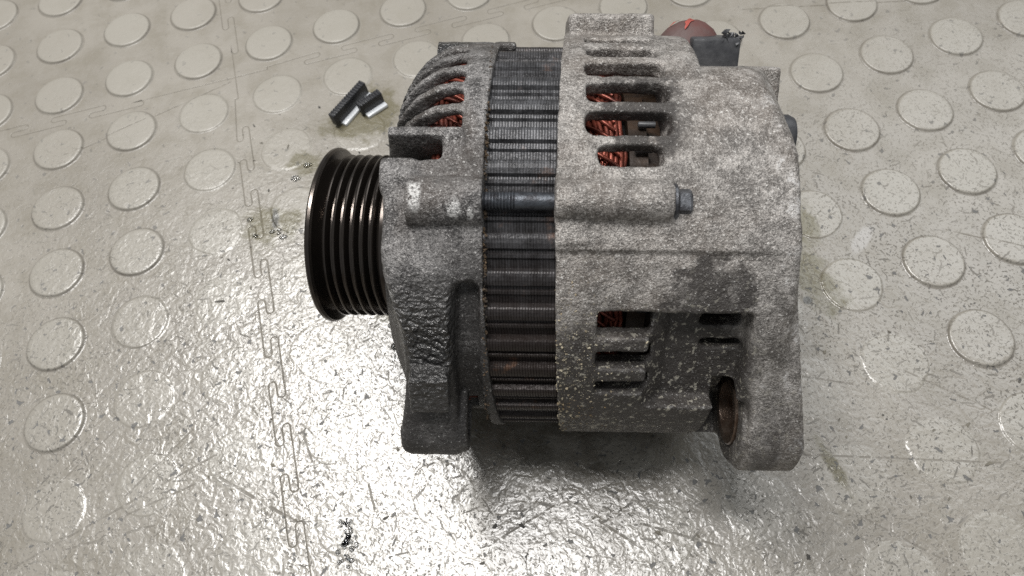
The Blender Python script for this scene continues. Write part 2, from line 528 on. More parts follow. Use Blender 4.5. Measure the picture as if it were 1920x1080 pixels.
def lathe(bm, prof, seg=96, cap=False, s0=0.0, u0=0.0):
    rings = []
    for (x, r) in prof:
        rings.append([bm.verts.new(V(x, s0 + r * math.sin(2 * math.pi * k / seg), u0 + r * math.cos(2 * math.pi * k / seg))) for k in range(seg)])
    for a, b in zip(rings[:-1], rings[1:]):
        for k in range(seg):
            bm.faces.new((a[k], a[(k + 1) % seg], b[(k + 1) % seg], b[k]))
    if cap:
        bm.faces.new(rings[0])
        bm.faces.new(rings[-1][::-1])
    else:
        a, b = rings[-1], rings[0]
        for k in range(seg):
            bm.faces.new((a[k], a[(k + 1) % seg], b[(k + 1) % seg], b[k]))


def tube_np(path, r, sides=6, closed=True):
    path = np.asarray(path, float)
    n = len(path)
    t = np.roll(path, -1, 0) - np.roll(path, 1, 0)
    if not closed:
        t[0] = path[1] - path[0]
        t[-1] = path[-1] - path[-2]
    t /= np.linalg.norm(t, axis=1)[:, None]
    ref = np.tile(np.array([1.0, 0, 0]), (n, 1))
    ref[np.abs(t[:, 0]) > 0.9] = (0, 0, 1)
    a = np.cross(t, ref)
    a /= np.linalg.norm(a, axis=1)[:, None]
    b = np.cross(t, a)
    ang = np.arange(sides) * 2 * np.pi / sides
    v = path[:, None] + r * (np.cos(ang)[None, :, None] * a[:, None] + np.sin(ang)[None, :, None] * b[:, None])
    idx = np.arange(n * sides).reshape(n, sides)
    m_ = n if closed else n - 1
    i0 = idx[:m_]
    i1 = np.roll(idx, -1, 0)[:m_]
    f = np.stack([i0, np.roll(i0, -1, 1), np.roll(i1, -1, 1), i1], -1).reshape(-1, 4)
    return v.reshape(-1, 3), f


def box(bm, lo, hi, bevel=0.0, seg=2, tf=None):
    vs = []
    for x in (lo[0], hi[0]):
        for y in (lo[1], hi[1]):
            for z in (lo[2], hi[2]):
                p = (x, y, z)
                vs.append(bm.verts.new(tf(*p) if tf else Vector(p)))
    fs = [bm.faces.new([vs[i] for i in q]) for q in ((0, 1, 3, 2), (4, 6, 7, 5), (0, 4, 5, 1), (2, 3, 7, 6), (0, 2, 6, 4), (1, 5, 7, 3))]
    if bevel:
        es = list({e for f in fs for e in f.edges})
        bmesh.ops.bevel(bm, geom=es, offset=bevel, segments=seg, profile=0.5, affect='EDGES')


# ---- implicit casting: a signed distance field and naive surface nets
class Field:
    def __init__(self, lo, hi, h):
        self.lo, self.h = np.array(lo, np.float32), h
        self.ax = [np.arange(lo[i], hi[i] + h, h, dtype=np.float32) for i in range(3)]
        self.x = self.ax[0][:, None, None]
        self.s = self.ax[1][None, :, None]
        self.u = self.ax[2][None, None, :]
        self.r = np.sqrt(self.s ** 2 + self.u ** 2)
        self.phi = np.degrees(np.arctan2(self.s, self.u)).astype(np.float32)
        self.shape = tuple(len(a) for a in self.ax)

    def revolve(self, poly):
        """signed distance to the solid of revolution of a closed (x, r) polygon"""
        P = np.array(poly, np.float32)
        rt = np.arange(0, 130, 0.5, dtype=np.float32)
        X, R = np.meshgrid(self.ax[0], rt, indexing='ij')
        d = np.full(X.shape, 1e9, np.float32)
        sgn = np.ones(X.shape, np.float32)
        for a, b in zip(P, np.roll(P, -1, 0)):
            e = b - a
            wx, wr = X - a[0], R - a[1]
            t = np.clip((wx * e[0] + wr * e[1]) / (e @ e), 0, 1)
            d = np.minimum(d, (wx - t * e[0]) ** 2 + (wr - t * e[1]) ** 2)
            c1 = R >= a[1]
            c2 = R < b[1]
            c3 = e[0] * wr > e[1] * wx
            flip = (c1 & c2 & c3) | (~c1 & ~c2 & ~c3)
            sgn[flip] *= -1
        T = sgn * np.sqrt(d)
        rr = self.r[0] / 0.5
        i0 = np.clip(rr.astype(np.int32), 0, len(rt) - 2)
        fr = (rr - i0).astype(np.float32)
        return T[:, i0] * (1 - fr) + T[:, i0 + 1] * fr

    def noise(self, step, amp):
        n = [int(len(a) * self.h / step) + 3 for a in self.ax]
        g = RNG.uniform(-1, 1, n).astype(np.float32)
        out = g
        for k in range(3):
            q = np.arange(len(self.ax[k]), dtype=np.float32) * self.h / step
            i = q.astype(np.int32)
            f = q - i
            f = f * f * (3 - 2 * f)
            sh = [1, 1, 1]
            sh[k] = -1
            f = f.reshape(sh)
            out = np.take(out, i, k) * (1 - f) + np.take(out, i + 1, k) * f
        return out * amp

    def mesh(self, F):
        h, lo = self.h, self.lo
        ins = F < 0
        c = np.zeros(tuple(k - 1 for k in self.shape), np.uint8)
        offs = [(i, j, k) for i in (0, 1) for j in (0, 1) for k in (0, 1)]
        sl = [tuple(slice(o, o - 1 or None) for o in of) for of in offs]
        for q in sl:
            c += ins[q]
        act = np.argwhere((c > 0) & (c < 8))
        vid = np.full(c.shape, -1, np.int32)
        vid[tuple(act.T)] = np.arange(len(act))
        val = np.stack([F[tuple((act + of).T)] for of in offs], 1)
        acc = np.zeros((len(act), 3), np.float32)
        cnt = np.zeros(len(act), np.float32)
        for a in range(8):
            for b in range(a + 1, 8):
                d = np.array(offs[b]) - np.array(offs[a])
                if np.abs(d).sum() != 1:
                    continue
                va, vb = val[:, a], val[:, b]
                mk = (va < 0) != (vb < 0)
                t = np.where(mk, va / np.where(mk, va - vb, 1), 0)
                acc += mk[:, None] * (np.array(offs[a], np.float32) + t[:, None] * d)
                cnt += mk
        P = (act + acc / cnt[:, None]) * h + lo
        quads = []
        for k in range(3):
            a = [slice(None)] * 3
            b = [slice(None)] * 3
            a[k], b[k] = slice(0, -1), slice(1, None)
            A, B = ins[tuple(a)], ins[tuple(b)]
            E = np.argwhere(A != B)
            o1, o2 = [(1, 2), (2, 0), (0, 1)][k]
            ok = (E[:, o1] > 0) & (E[:, o2] > 0) & (E[:, o1] < c.shape[o1]) & (E[:, o2] < c.shape[o2])
            E = E[ok]
            sgn = A[tuple(E.T)]
            def at(d1, d2):
                q = E.copy()
                q[:, o1] += d1
                q[:, o2] += d2
                return vid[tuple(q.T)]
            Q = np.stack([at(-1, -1), at(0, -1), at(0, 0), at(-1, 0)], 1)
            Q[~sgn] = Q[~sgn][:, ::-1]
            quads.append(Q)
        Q = np.concatenate(quads)
        v = np.stack([P[:, 0] * MM, -P[:, 1] * MM, (P[:, 2] + AXH) * MM], 1)
        return v, Q[:, ::-1]      # (x, -s, u): s is mirrored, so flip


def smin(a, b, k):
    h = np.clip(0.5 + 0.5 * (b - a) / k, 0, 1)
    return b * (1 - h) + a * h - k * h * (1 - h)


def smax(a, b, k):
    return -smin(-a, -b, k)


def capsule(F, a, b, ra, rb):
    ds, du = b[0] - a[0], b[1] - a[1]
    t = np.clip(((F.s - a[0]) * ds + (F.u - a[1]) * du) / (ds * ds + du * du), 0, 1)
    return np.sqrt((F.s - a[0] - t * ds) ** 2 + (F.u - a[1] - t * du) ** 2) - (ra + (rb - ra) * t), t


def slab(q, lo, hi):
    return np.abs(q - 0.5 * (lo + hi)) - 0.5 * (hi - lo)


def arc(F, c, half):       # |distance along the arc| - half width
    d = (F.phi - c + 180) % 360 - 180
    return np.abs(np.radians(d)) * F.r - half


def axis_dirs(F, deg):
    a = rad(deg)
    return F.s * math.sin(a) + F.u * math.cos(a), F.s * math.cos(a) - F.u * math.sin(a)


def rod(F, s0, u0, R):
    return np.sqrt((F.s - s0) ** 2 + (F.u - u0) ** 2) - R


BOLTS = [22.6, 141.0, -134.0, -67.4]
HSTEP = 0.6


def front_housing():
    F = Field((-42, -71, -71), (9, 80, 71), HSTEP)
    poly = [(12, 62.9), (-13, 62.6), (-17.4, 61.7), (-20, 60.3), (-23.8, 57.9), (-27, 54.4), (-29.9, 50.2), (-31.8, 46.2),
            (-33.2, 42.6), (-34.6, 37), (-35.4, 30), (-35.8, 22), (-35.8, 9), (-30, 9), (-29.5, 22), (-28.8, 30), (-27.5, 37),
            (-25.5, 42), (-23, 48.5), (-19.5, 55.6), (-15.5, 58.6), (-11.5, 60.0), (-7, 60.0), (-5, 58.4), (12, 58.2)]
    f = F.revolve(poly)
    f = np.maximum(f, F.x - (1.54 - 0.037 * F.s - 0.084 * F.u))
    # solid block between the last slot and the arm
    xb = -30.4 + 5.5 * np.clip((F.phi - 37) / 18, 0, 1)
    blk = smax(smax(np.maximum(xb - F.x, F.x + 5), F.r - 62.2, 2.5), arc(F, 33.5, 1e-3) - np.radians(21.5) * F.r, 1.2)
    blk = smax(blk, 44 - F.r, 1)
    f = smin(f, blk, 2.0)
    # cooling slots cut through the dome, fins left between
    for k in range(-1, 34):
        fin = 4.7 - 7.95 * k
        c = fin - 3.97
        if k == -1:
            continue
        if k > 12 and not 15 < k < 32:
            continue
        g = smax(arc(F, c, 2.8), slab(F.x, -45, -10.3), 1.6)
        g = smax(g, 34 - F.r, 1.5)
        f = smax(f, -g, 0.9)
    g = smax(slab(F.phi, 6.4, 12.0) * np.radians(1) * F.r, slab(F.x, -45, -15.2), 1.0)
    g = smax(g, 43 - F.r, 1.0)
    f = smax(f, -g, 0.8)
    # long square rib above the last slot
    rib = smax(smax(arc(F, 4.9, 1.45), slab(F.x, -29.6 - (63 - F.r) * 0.12, -10), 0.7), slab(F.r, 44, 63.3), 0.7)
    f = smin(f, rib, 0.8)
    # bosses for the through bolts
    for d in BOLTS:
        a = rad(d)
        b = smax(rod(F, 61.3 * math.sin(a), 61.3 * math.cos(a), 6.6), slab(F.x, -23.8, -4.1), 0.7)
        f = smin(f, b, 1.2)
    # small lug left of the boss and the hollow under it
    a = rad(15.6)
    f = smin(f, smax(rod(F, 58.5 * math.sin(a), 58.5 * math.cos(a), 5.0), slab(F.x, -31.2, -22), 1.2), 1.5)
    # valley behind the arm, with a thicker wall under it
    f = smin(f, np.maximum(np.maximum(slab(F.x, -16, -4), slab(F.r, 53, 60)), slab(F.phi, 36, 112) * np.radians(1) * F.r), 1.0)
    val = smax(smax(57.6 - F.r, slab(F.x, -13.5, -5.0 + np.clip((F.phi - 70) * 0.05, 0, 2)), 2.5), (42 - F.phi) * np.radians(1) * F.r, 3.0)
    f = smax(f, -val, 1.6)
    # arm and mounting lug
    cap, t = capsule(F, (34.5, 42.5), (61, -4), 9.0, 12.6)
    xl = -29.5 + 3.2 * np.sin(np.clip(t, 0, 1) * math.pi) * (t < 0.97)
    xr = -11.0 - 1.7 * np.sin(np.clip(t, 0, 1) * math.pi)
    arm = smax(cap, np.maximum(xl - F.x, F.x - xr), 3.4)
    f = smin(f, arm, 3.0)
    n, tt = axis_dirs(F, 56.5)
    # raised pad on the arm
    ua = np.array([0.867, 0.498])
    out = F.s * ua[0] + F.u * ua[1]
    along = F.s * 0.498 - F.u * 0.867
    pad = smax(smax(slab(F.x, -24.4, -13.6), slab(along, 6.5, 18.5), 0.8), slab(out, 40, 68.2), 0.8)
    f = smin(f, pad, 0.9)
    # bolt eye through the lug, raised ring on its inner face
    ring = smax(rod(F, 61, -4, 11.6), slab(F.x, -20, -9.4), 1.0)
    f = smin(f, ring, 1.0)
    f = smax(f, -rod(F, 61, -4, 6.0) , 0.8) if False else np.maximum(f, -np.maximum(rod(F, 61, -4, 7.2), slab(F.x, -36, -7)))
    # curled lip at the top of the rim
    lip = smax(smax(arc(F, -44, 5.2), slab(F.x, -3.2, 3.4), 0.8), slab(F.r, 60.6, 63.2), 0.7)
    f = smin(f, lip, 0.8)
    f = f + F.noise(3.4, 0.10) + F.noise(1.4, 0.09)
    return F.mesh(f)


def rear_housing():
    F = Field((11, -76, -71), (96, 82, 72), HSTEP)
    step = 0.5 * (1 - np.tanh(np.radians(F.phi - 34) * F.r / 0.35)) * (F.phi > -60)
    f = smax(F.r - 64.6 - 0.85 * step, slab(F.x, 5, 77.2), 2.2)
    f = np.maximum(f, 20.57 - 0.042 * F.s - 0.080 * F.u - F.x)
    # chamfered shoulder towards the top of the end face
    a18 = rad(-18)
    rad18 = F.s * math.sin(a18) + F.u * math.cos(a18)
    f = smax(f, 0.75 * (F.x - 70.6) + 0.66 * (rad18 - 65), 1.6)
    n46, t46 = axis_dirs(F, -46)
    f = smax(f, -np.maximum(56.3 - n46, 55.5 - F.x), 2.5)
    cav = F.revolve([(0, 59.0), (22, 59.0), (24, 60.6), (42, 60.6), (46, 50), (74, 50), (74, 9), (120, 9), (120, 0), (0, 0)])
    f = np.maximum(f, -cav)
    f = np.minimum(f, np.maximum(np.maximum(slab(F.x, 22, 44.5), slab(F.r, 57.2, 62)), slab(F.phi, 38, 112) * np.radians(1) * F.r))
    # cooling slots, upper row
    for c, hw, x0, x1 in [(-14.6, 3.3, 23.0, 45.0), (-6.0, 3.5, 23.0, 45.2), (3.5, 3.6, 22.6, 45.0), (12.0, 2.9, 25.6, 42.6),
                          (-23.4, 3.0, 24.0, 44.0), (-33.0, 3.0, 24.0, 44.0)]:
        g = smax(arc(F, c, hw), slab(F.x + (65 - F.r) * 0.25, x0, x1), 2.6)
        g = smax(g, 48 - F.r, 1)
        f = smax(f, -g, 1.1)
    for c in (150, 160, 170, 180, 190, 200, 212, 222, 232, 242):
        g = smax(arc(F, c, 3.0), slab(F.x, 24, 44), 2.4)
        f = smax(f, -smax(g, 48 - F.r, 1), 1.0)
    # bosses
    for d in BOLTS:
        a = rad(d)
        b = smax(rod(F, 64.4 * math.sin(a), 64.4 * math.cos(a), 5.5), np.maximum(20.57 - 0.042 * F.s - 0.080 * F.u - F.x, F.x - 44.4), 0.8)
        f = smin(f, b, 1.4)
    # faint rectangular casting pad at the rim
    padr = smax(smax(np.maximum(20.57 - 0.042 * F.s - 0.080 * F.u - F.x, F.x - 23.4), slab(F.phi, 15.4, 32.5) * np.radians(1) * F.r, 0.3), F.r - 66.0, 0.3)
    f = smin(f, padr, 0.4)
    n20, t20 = axis_dirs(F, 2)
    ej = np.abs(np.sqrt((F.x - 62.5) ** 2 + (t20 - 2) ** 2) - 3.4) - 0.35
    f = smin(f, np.maximum(np.maximum(ej, F.r - 65.35), 60 - F.r), 0.3)
    seam = np.maximum(np.maximum(np.abs(F.x - 54.5 - 0.02 * F.s) - 0.28, F.r - 65.25), np.maximum(60 - F.r, arc(F, 25, 9.0)))
    f = smin(f, seam, 0.4)
    # slots in the lower row and the deep pocket beside them
    for c, hw, x0, x1 in [(51.8, 3.9, 26.2, 41.0), (62.0, 3.0, 26.5, 41.8), (71.3, 2.6, 26.8, 42.0)]:
        g = smax(arc(F, c, hw), slab(F.x, x0, x1), 1.4)
        f = smax(f, -smax(g, 46 - F.r, 1), 0.9)
    n62, t62 = axis_dirs(F, 62)
    n_in = 56.0 + np.clip((47 - F.x) * 0.8, 0, 8)
    g = smax(smax(n_in - n62, slab(t62, -14.8, 19.4), 2.0), slab(F.x, 40.5, 67.2), 2.0)
    f = smax(f, -g, 1.2)
    spot = np.maximum(np.maximum(rod(F, 60, -4, 19.6), slab(F.x, 61.5, 70)), 51 - F.r)
    f = smax(f, -spot, 0.7)
    for t0, t1, x0, x1 in [(-10.2, -6.2, 54.9, 66.4), (-1.4, 1.6, 56.0, 67.4)]:
        g = smax(smax(slab(t62, t0, t1), slab(F.x, x0, x1), 1.8), slab(n62, 46, 60), 0.5)
        f = smax(f, -g, 0.7)
    # flange and rear mounting lug
    cap, t = capsule(F, (28, 42), (59, -2), 14.2, 18.3)
    fl = smax(cap, np.maximum(66.8 + 4.4 * t - F.x, F.x - (77.0 + 10.5 * t)), 1.8)
    fl = smax(fl, 40 - F.r, 1)
    f = smin(f, fl, 2.0)
    f = smin(f, np.maximum(rod(F, 59, -2, 16.2), slab(F.x, 69.6, 75)), 0.6)
    f = np.maximum(f, -np.maximum(rod(F, 59, -2, 10.8), slab(F.x, 67.6, 100)))
    # adjusting ear on the far side
    n50, t50 = axis_dirs(F, -50)
    ear = smax(smax(slab(F.x, 19.6, 46.2), slab(t50, -13, 8.5), 1.6), slab(n50, 40, 71.5), 1.6)
    ear = np.maximum(ear, -(np.sqrt((n50 - 66) ** 2 + (t50 - (-3)) ** 2) - 4.2)) if False else ear
    f = smin(f, ear, 1.2)
    # boss carrying the terminals, and the block on the end cover
    b1 = smax(smax(slab(F.x, 52, 72), slab(t46, -14, 14), 1.5), slab(n46, 40, 56.0), 1.5)
    f = smin(f, b1, 1.0)
    b2 = smax(smax(slab(F.x, 70, 87.6), slab(t46, -17, 0.8), 1.0), slab(n46, 32, 56.3), 1.0)
    f = smin(f, b2, 1.0)
    f = f + F.noise(3.6, 0.10) + F.noise(1.4, 0.12)
    return F.mesh(f)


# ------------------------------------------------------------------ alternator
A = Vector((0, 0.134712860, 0.0712755736))
dX = Vector((0.98778265, -0.14517913, -0.0566433))
dS = Vector((-0.14541259, -0.9893711, 0.0))
dU = dX.cross(-dS)
alt = bpy.data.objects.new("alternator", None)
COL.objects.link(alt)
base_pt = A - dU * (AXH * MM)
mw = Matrix((dX, -dS, dU)).transposed().to_4x4()
mw.translation = base_pt
alt.matrix_world = mw
alt["label"] = "greasy used car alternator with ribbed pulley lying on its side on the studded floor"
alt["category"] = "alternator"

v, q = front_housing()
front = big_mesh("front_housing", v, q, MAT_FRONT, alt)
front["label"] = "dark oily front housing with cooling fins and mounting lug"
v, q = rear_housing()
rear_v = v
rear = big_mesh("rear_housing", v, q, MAT_REAR, alt)
rear["label"] = "pale grainy rear housing with cooling slots"

# stator: stacked laminations with toothed outer edge
NT_ = 39
prof = []      # (phi in period fraction, radius)
for fr, r in [(0.00, 61.7), (0.08, 61.85), (0.20, 61.8), (0.34, 61.4), (0.40, 60.2), (0.47, 60.2), (0.51, 61.0), (0.60, 60.8), (0.66, 60.0), (0.90, 59.5), (0.955, 61.4)]:
    prof.append((fr, r))
ang, rr = [], []
for k in range(NT_):
    for fr, r in prof:
        ang.append((k + fr) * 360.0 / NT_ + 2.9 - 0.02)
        rr.append(r)
ang, rr = np.radians(np.array(ang)), np.array(rr)
xs, dr = [-5.5], [0.0]
nl = 28
for k in range(nl):
    x0 = -4.6 + k * 21.6 / nl
    j = RNG.uniform(-0.04, 0.04)
    xs += [x0 + 0.04, x0 + 0.64]
    dr += [j, j]
    xs += [x0 + 0.70]
    dr += [-0.10]
xs = np.array(xs)
dr = np.array(dr)
R = rr[None] + dr[:, None]
outer = np.stack([np.repeat(xs[:, None], len(ang), 1), R * np.sin(ang), R * np.cos(ang)], -1)
inner = np.stack([np.repeat(xs[[-1, 0], None], len(ang), 1), 50 * np.sin(ang)[None].repeat(2, 0), 50 * np.cos(ang)[None].repeat(2, 0)], -1)
grid = np.concatenate([outer, inner], 0)
nr, nc = grid.shape[:2]
idx = np.arange(nr * nc).reshape(nr, nc)
i0, i1 = idx, np.roll(idx, -1, 0)
f = np.stack([i0, np.roll(i0, -1, 1), np.roll(i1, -1, 1), i1], -1).reshape(-1, 4)
gv = grid.reshape(-1, 3)
gv[:, 0] += 5.54 - 0.040 * gv[:, 1] - 0.082 * gv[:, 2]
gv = np.stack([gv[:, 0] * MM, -gv[:, 1] * MM, (gv[:, 2] + AXH) * MM], 1)
st = big_mesh("stator_core", gv, f, MAT_STATOR, alt)
st.data.polygons.foreach_set("use_smooth", np.zeros(len(st.data.polygons), bool))
bm = bmesh.new()
bm.from_mesh(st.data)
bmesh.ops.recalc_face_normals(bm, faces=bm.faces)
bm.to_mesh(st.data)
bm.free()

# pulley with V grooves
bm = bmesh.new()
pp = [(-60.6, 27.2), (-60.2, 29.0), (-59.6, 29.5), (-58.7, 29.5), (-58.1, 28.9), (-57.3, 25.6), (-56.6, 24.6)]
for rx in (-55.0, -52.1, -49.1, -46.1, -43.2, -40.3):
    pp += [(rx - 0.55, 26.7), (rx - 0.32, 27.15), (rx, 27.28), (rx + 0.32, 27.15), (rx + 0.55, 26.7)]
    if rx > -41:
        pp += [(rx + 0.95, 25.2)]
    else:
        pp += [(rx + 1.15, 24.6), (rx + 1.85, 24.6)]
pp += [(-38.7, 26.2), (-38.2, 26.5), (-37.0, 26.5), (-36.7, 26.0), (-36.7, 22.0), (-41, 21.5), (-41, 9.0), (-57, 9.0), (-57.5, 20.5), (-60.4, 23.5)]
lathe(bm, pp, 192)
for v_ in bm.verts:
    v_.co.x += (2.72 - 0.08 * (-v_.co.y / MM) - 0.06 * (v_.co.z / MM - AXH)) * MM
pul = from_bm("pulley", bm, MAT_PULLEY, alt, True, 24)
bm = bmesh.new()
lathe(bm, [(-63.5, 4), (-63.5, 7.5), (-63, 8.4), (-45, 8.4), (-44, 8.8), (-30, 8.8), (-30, 4)], 48)
from_bm("rotor_shaft", bm, MAT_BOLT, alt)
bm = bmesh.new()
lathe(bm, [(-61, 10.8), (-60.6, 11.2), (-57, 11.2), (-57, 8.45), (-61, 8.45)], 6)
from_bm("pulley_nut", bm, MAT_BOLT, alt, False)

# rotor, dark inside
bm = bmesh.new()
pr_ = []
for k in range(6):
    pr_ += [(-22 + k * 10, 47.5), (-13.5 + k * 10, 47.5), (-13 + k * 10, 44), (-12.4 + k * 10, 44)]
lathe(bm, [(-22, 8.9)] + pr_ + [(37.5, 8.9)], 72)
from_bm("rotor", bm, MAT_DARK, alt)


# copper windings: ropes of enamelled wire at both ends of the stator
def winding(name, x0, x1, sign):
    vv, ff, base = [], [], 0
    th = np.linspace(0, 2 * np.pi, 420, endpoint=False)
    for layer, rad_ in enumerate((54.6, 53.0)):
        nst = 9 - layer
        for k in range(nst):
            w = (k + 0.5 * (layer + 0.5)) / nst
            xb = x0 + (x1 - x0) * w
            ph = RNG.uniform(0, 6.28)
            tri = np.arcsin(np.sin(13 * th + ph * 0.3)) / 1.57
            x = xb + 1.0 * tri * (0.6 + 0.4 * np.sin(3 * th + ph))
            r = rad_ + 0.7 * np.sin(13 * th + 0.5 * k) * 0.6 - 1.6 * (2 * w - 1) ** 2 + RNG.uniform(-0.15, 0.15)
            path = np.stack([x * MM, -r * np.sin(th) * MM, (r * np.cos(th) + AXH) * MM], 1)
            a_, b_ = tube_np(path, 0.00072, 6)
            vv.append(a_)
            ff.append(b_ + base)
            base += len(a_)
    # slanting leads crossing over the ropes
    for k in range(90):
        p0 = k * 4.0 + RNG.uniform(-0.8, 0.8)
        xa, xb = x0 + (x1 - x0) * RNG.uniform(0.0, 0.2), x0 + (x1 - x0) * RNG.uniform(0.75, 1.0)
        tt = np.linspace(0, 1, 9)
        ph = np.radians(p0 + sign * 7.0 * tt)
        r = 55.3 + 0.7 * np.sin(tt * math.pi) + RNG.uniform(-0.3, 0.2)
        x = xa + (xb - xa) * tt
        if -25 < p0 % 360 - 8 < 28 and sign > 0 and p0 % 360 > 8:
            continue
        path = np.stack([x * MM, -r * np.sin(ph) * MM, (r * np.cos(ph) + AXH) * MM], 1)
        a_, b_ = tube_np(path, 0.00062, 5, False)
        vv.append(a_)
        ff.append(b_ + base)
        base += len(a_)
    return big_mesh(name, np.concatenate(vv), np.concatenate(ff), MAT_COPPER, alt)


winding("copper_winding", 21.5, 34.0, 1)
winding("copper_winding", -6.5, -19.5, -1)

# rectifier ring and regulator seen through the rear slots
bm = bmesh.new()
lathe(bm, [(35.5, 20), (35.5, 52.5), (40.6, 52.5), (40.6, 49.5), (68, 49.5), (68, 20)], 72)
from_bm("rectifier", bm, MAT_BROWN, alt)
for (px, pr0, pphi) in ((39.0, 54.6, 4.6), (40.5, 54.0, -5.0), (40.4, 54.2, 12.5), (40.2, 54.0, 52)):
    bm = bmesh.new()
    a = rad(pphi)
    lathe(bm, [(px - 2.4, 0.2), (px - 2.4, 0.7), (px - 2.0, 0.95), (px + 2.4, 0.95), (px + 2.4, 0.2)], 12, False, pr0 * math.sin(a), pr0 * math.cos(a))
    from_bm("terminal_pin", bm, MAT_BLACK, alt)

# through bolts, each with a flanged hexagon head
bolt0 = None
for i, d in enumerate(BOLTS):
    if i == 0:
        bm = bmesh.new()
        bp = [(-7, 0.2), (-7, 2.3)]
        xx = -6.9
        while xx < 3.5:
            bp += [(xx, 2.12), (xx + 0.3, 2.42), (xx + 0.5, 2.42), (xx + 0.8, 2.12)]
            xx += 0.85
        bp += [(4.2, 2.35), (21, 2.35), (21, 0.2)]
        s0, u0 = 63.4 * math.sin(rad(d)), 63.4 * math.cos(rad(d))
        lathe(bm, bp, 24, False, s0, u0)
        bolt0 = from_bm("through_bolt", bm, MAT_ROD, alt)
        bm = bmesh.new()
        lathe(bm, [(44.3, 0.2), (44.3, 4.9), (44.6, 5.1), (45.2, 5.1), (45.8, 4.4), (45.8, 0.2)], 36, False, s0, u0)
        hexp = [(45.6, 0.3), (45.6, 4.3), (48.6, 4.3), (49.2, 3.7), (49.2, 0.3)]
        lathe(bm, hexp, 6, False, s0, u0)
        head0 = from_bm("bolt_head", bm, MAT_BOLT, bolt0, True, 25)
    else:
        rot = Matrix.Translation(V(0, 0, 0)) @ Matrix.Rotation(rad(d - BOLTS[0]), 4, 'X') @ Matrix.Translation(-V(0, 0, 0))
        b = bolt0.copy()
        COL.objects.link(b)
        b.parent = alt
        b.matrix_local = rot
        hd = head0.copy()
        COL.objects.link(hd)
        hd.parent = b

# steel bushing in the rear lug
bm = bmesh.new()
lathe(bm, [(69.0, 8.0), (68.9, 10.4), (69.2, 10.85), (86.0, 10.85), (86.0, 8.0)], 64, False, 59, -2)
from_bm("bushing", bm, MAT_BUSH, alt)


# terminal block, its red boot, and the plug on the end cover
def dirframe(deg):
    a = rad(deg)
    return lambda x, n, t: V(x, n * math.sin(a) + t * math.cos(a), n * math.cos(a) - t * math.sin(a))


fr = dirframe(-38)
bm = bmesh.new()
box(bm, (56.5, 50, -7), (71.0, 65.5, 3.5), 0.0009, 2, fr)
bm2 = bmesh.new()
tb = from_bm("terminal_block", bm, MAT_BLACK, alt)
# torn plastic edge on top of the block
bm = bm2
for k in range(30):
    x0 = 66 + RNG.uniform(-1.0, 5.5)
    n0 = 65 + RNG.uniform(-1.2, 2.2)
    t0 = RNG.uniform(-2.0, 3.6)
    sz = RNG.uniform(0.4, 1.5)
    vs = [bm.verts.new(fr(x0 + RNG.uniform(-sz, sz), n0 + RNG.uniform(-sz, sz), t0 + RNG.uniform(-sz, sz))) for _ in range(6)]
    bmesh.ops.convex_hull(bm, input=vs)
from_bm("torn_edge", bm, MAT_BLACK, tb, False)
bm = bmesh.new()
rings = []
seg = 40
for (n0, rx, rt) in [(50, 10.2, 9.2), (56, 10.2, 9.2), (60, 9.8, 8.9), (63.8, 8.6, 7.8), (67.0, 6.4, 5.8), (69.0, 3.6, 3.4), (69.6, 1.4, 1.2)]:
    rings.append([bm.verts.new(fr(58.6 + rx * math.cos(2 * math.pi * k / seg) * (1.25 if math.cos(2 * math.pi * k / seg) < 0 else 1.0), n0 + RNG.uniform(-.12, .12),
                                  -8.5 + rt * math.sin(2 * math.pi * k / seg))) for k in range(seg)])
for a_, b_ in zip(rings[:-1], rings[1:]):
    for k in range(seg):
        bm.faces.new((a_[k], a_[(k + 1) % seg], b_[(k + 1) % seg], b_[k]))
bm.faces.new(rings[-1])
bm.faces.new(rings[0][::-1])
boot = from_bm("terminal_boot", bm, MAT_RED, alt)


# brighter red paint streaks on the boot, as thin raised dabs
def dab(cx, ct, lx, lt, turn):
    bm = bmesh.new()
    c, s = math.cos(turn), math.sin(turn)
    ring, top = [], None
    for k in range(14):
        a = 2 * math.pi * k / 14
        w = 1 + 0.35 * math.sin(3 * a + cx)
        ex, et = lx * w * math.cos(a), lt * w * math.sin(a)
        x, t = cx + ex * c - et * s, ct + ex * s + et * c
        d2 = math.hypot((x - 56.8) / 8.6, (t + 8.5) / 8.6)
        n0 = 69.75 - 7.3 * max(0.0, d2) ** 2.6
        ring.append(bm.verts.new(fr(x, n0 + 0.12, t)))
    d2 = math.hypot((cx - 56.8) / 8.6, (ct + 8.5) / 8.6)
    top = bm.verts.new(fr(cx, 69.95 - 7.3 * d2 ** 2.6 + 0.18, ct))
    for k in range(14):
        bm.faces.new((ring[k], ring[(k + 1) % 14], top))
    from_bm("paint_streak", bm, MAT_REDPAINT, boot)


dab(52.5, -9.5, 2.0, 0.8, -0.35)
dab(56.6, -5.8, 2.6, 0.8, -0.9)
dab(57.5, -9.0, 0.8, 1.8, 0.2)
dab(61.0, -4.6, 1.6, 0.5, 0.3)

bm = bmesh.new()
lathe(bm, [(79.0, 0.3), (79.0, 6.2), (83.0, 6.2), (84.6, 5.4), (85.2, 3.6), (85.4, 0.3)], 40, False, -9.5, 43.5)
from_bm("end_plug", bm, MAT_BLACK, alt)
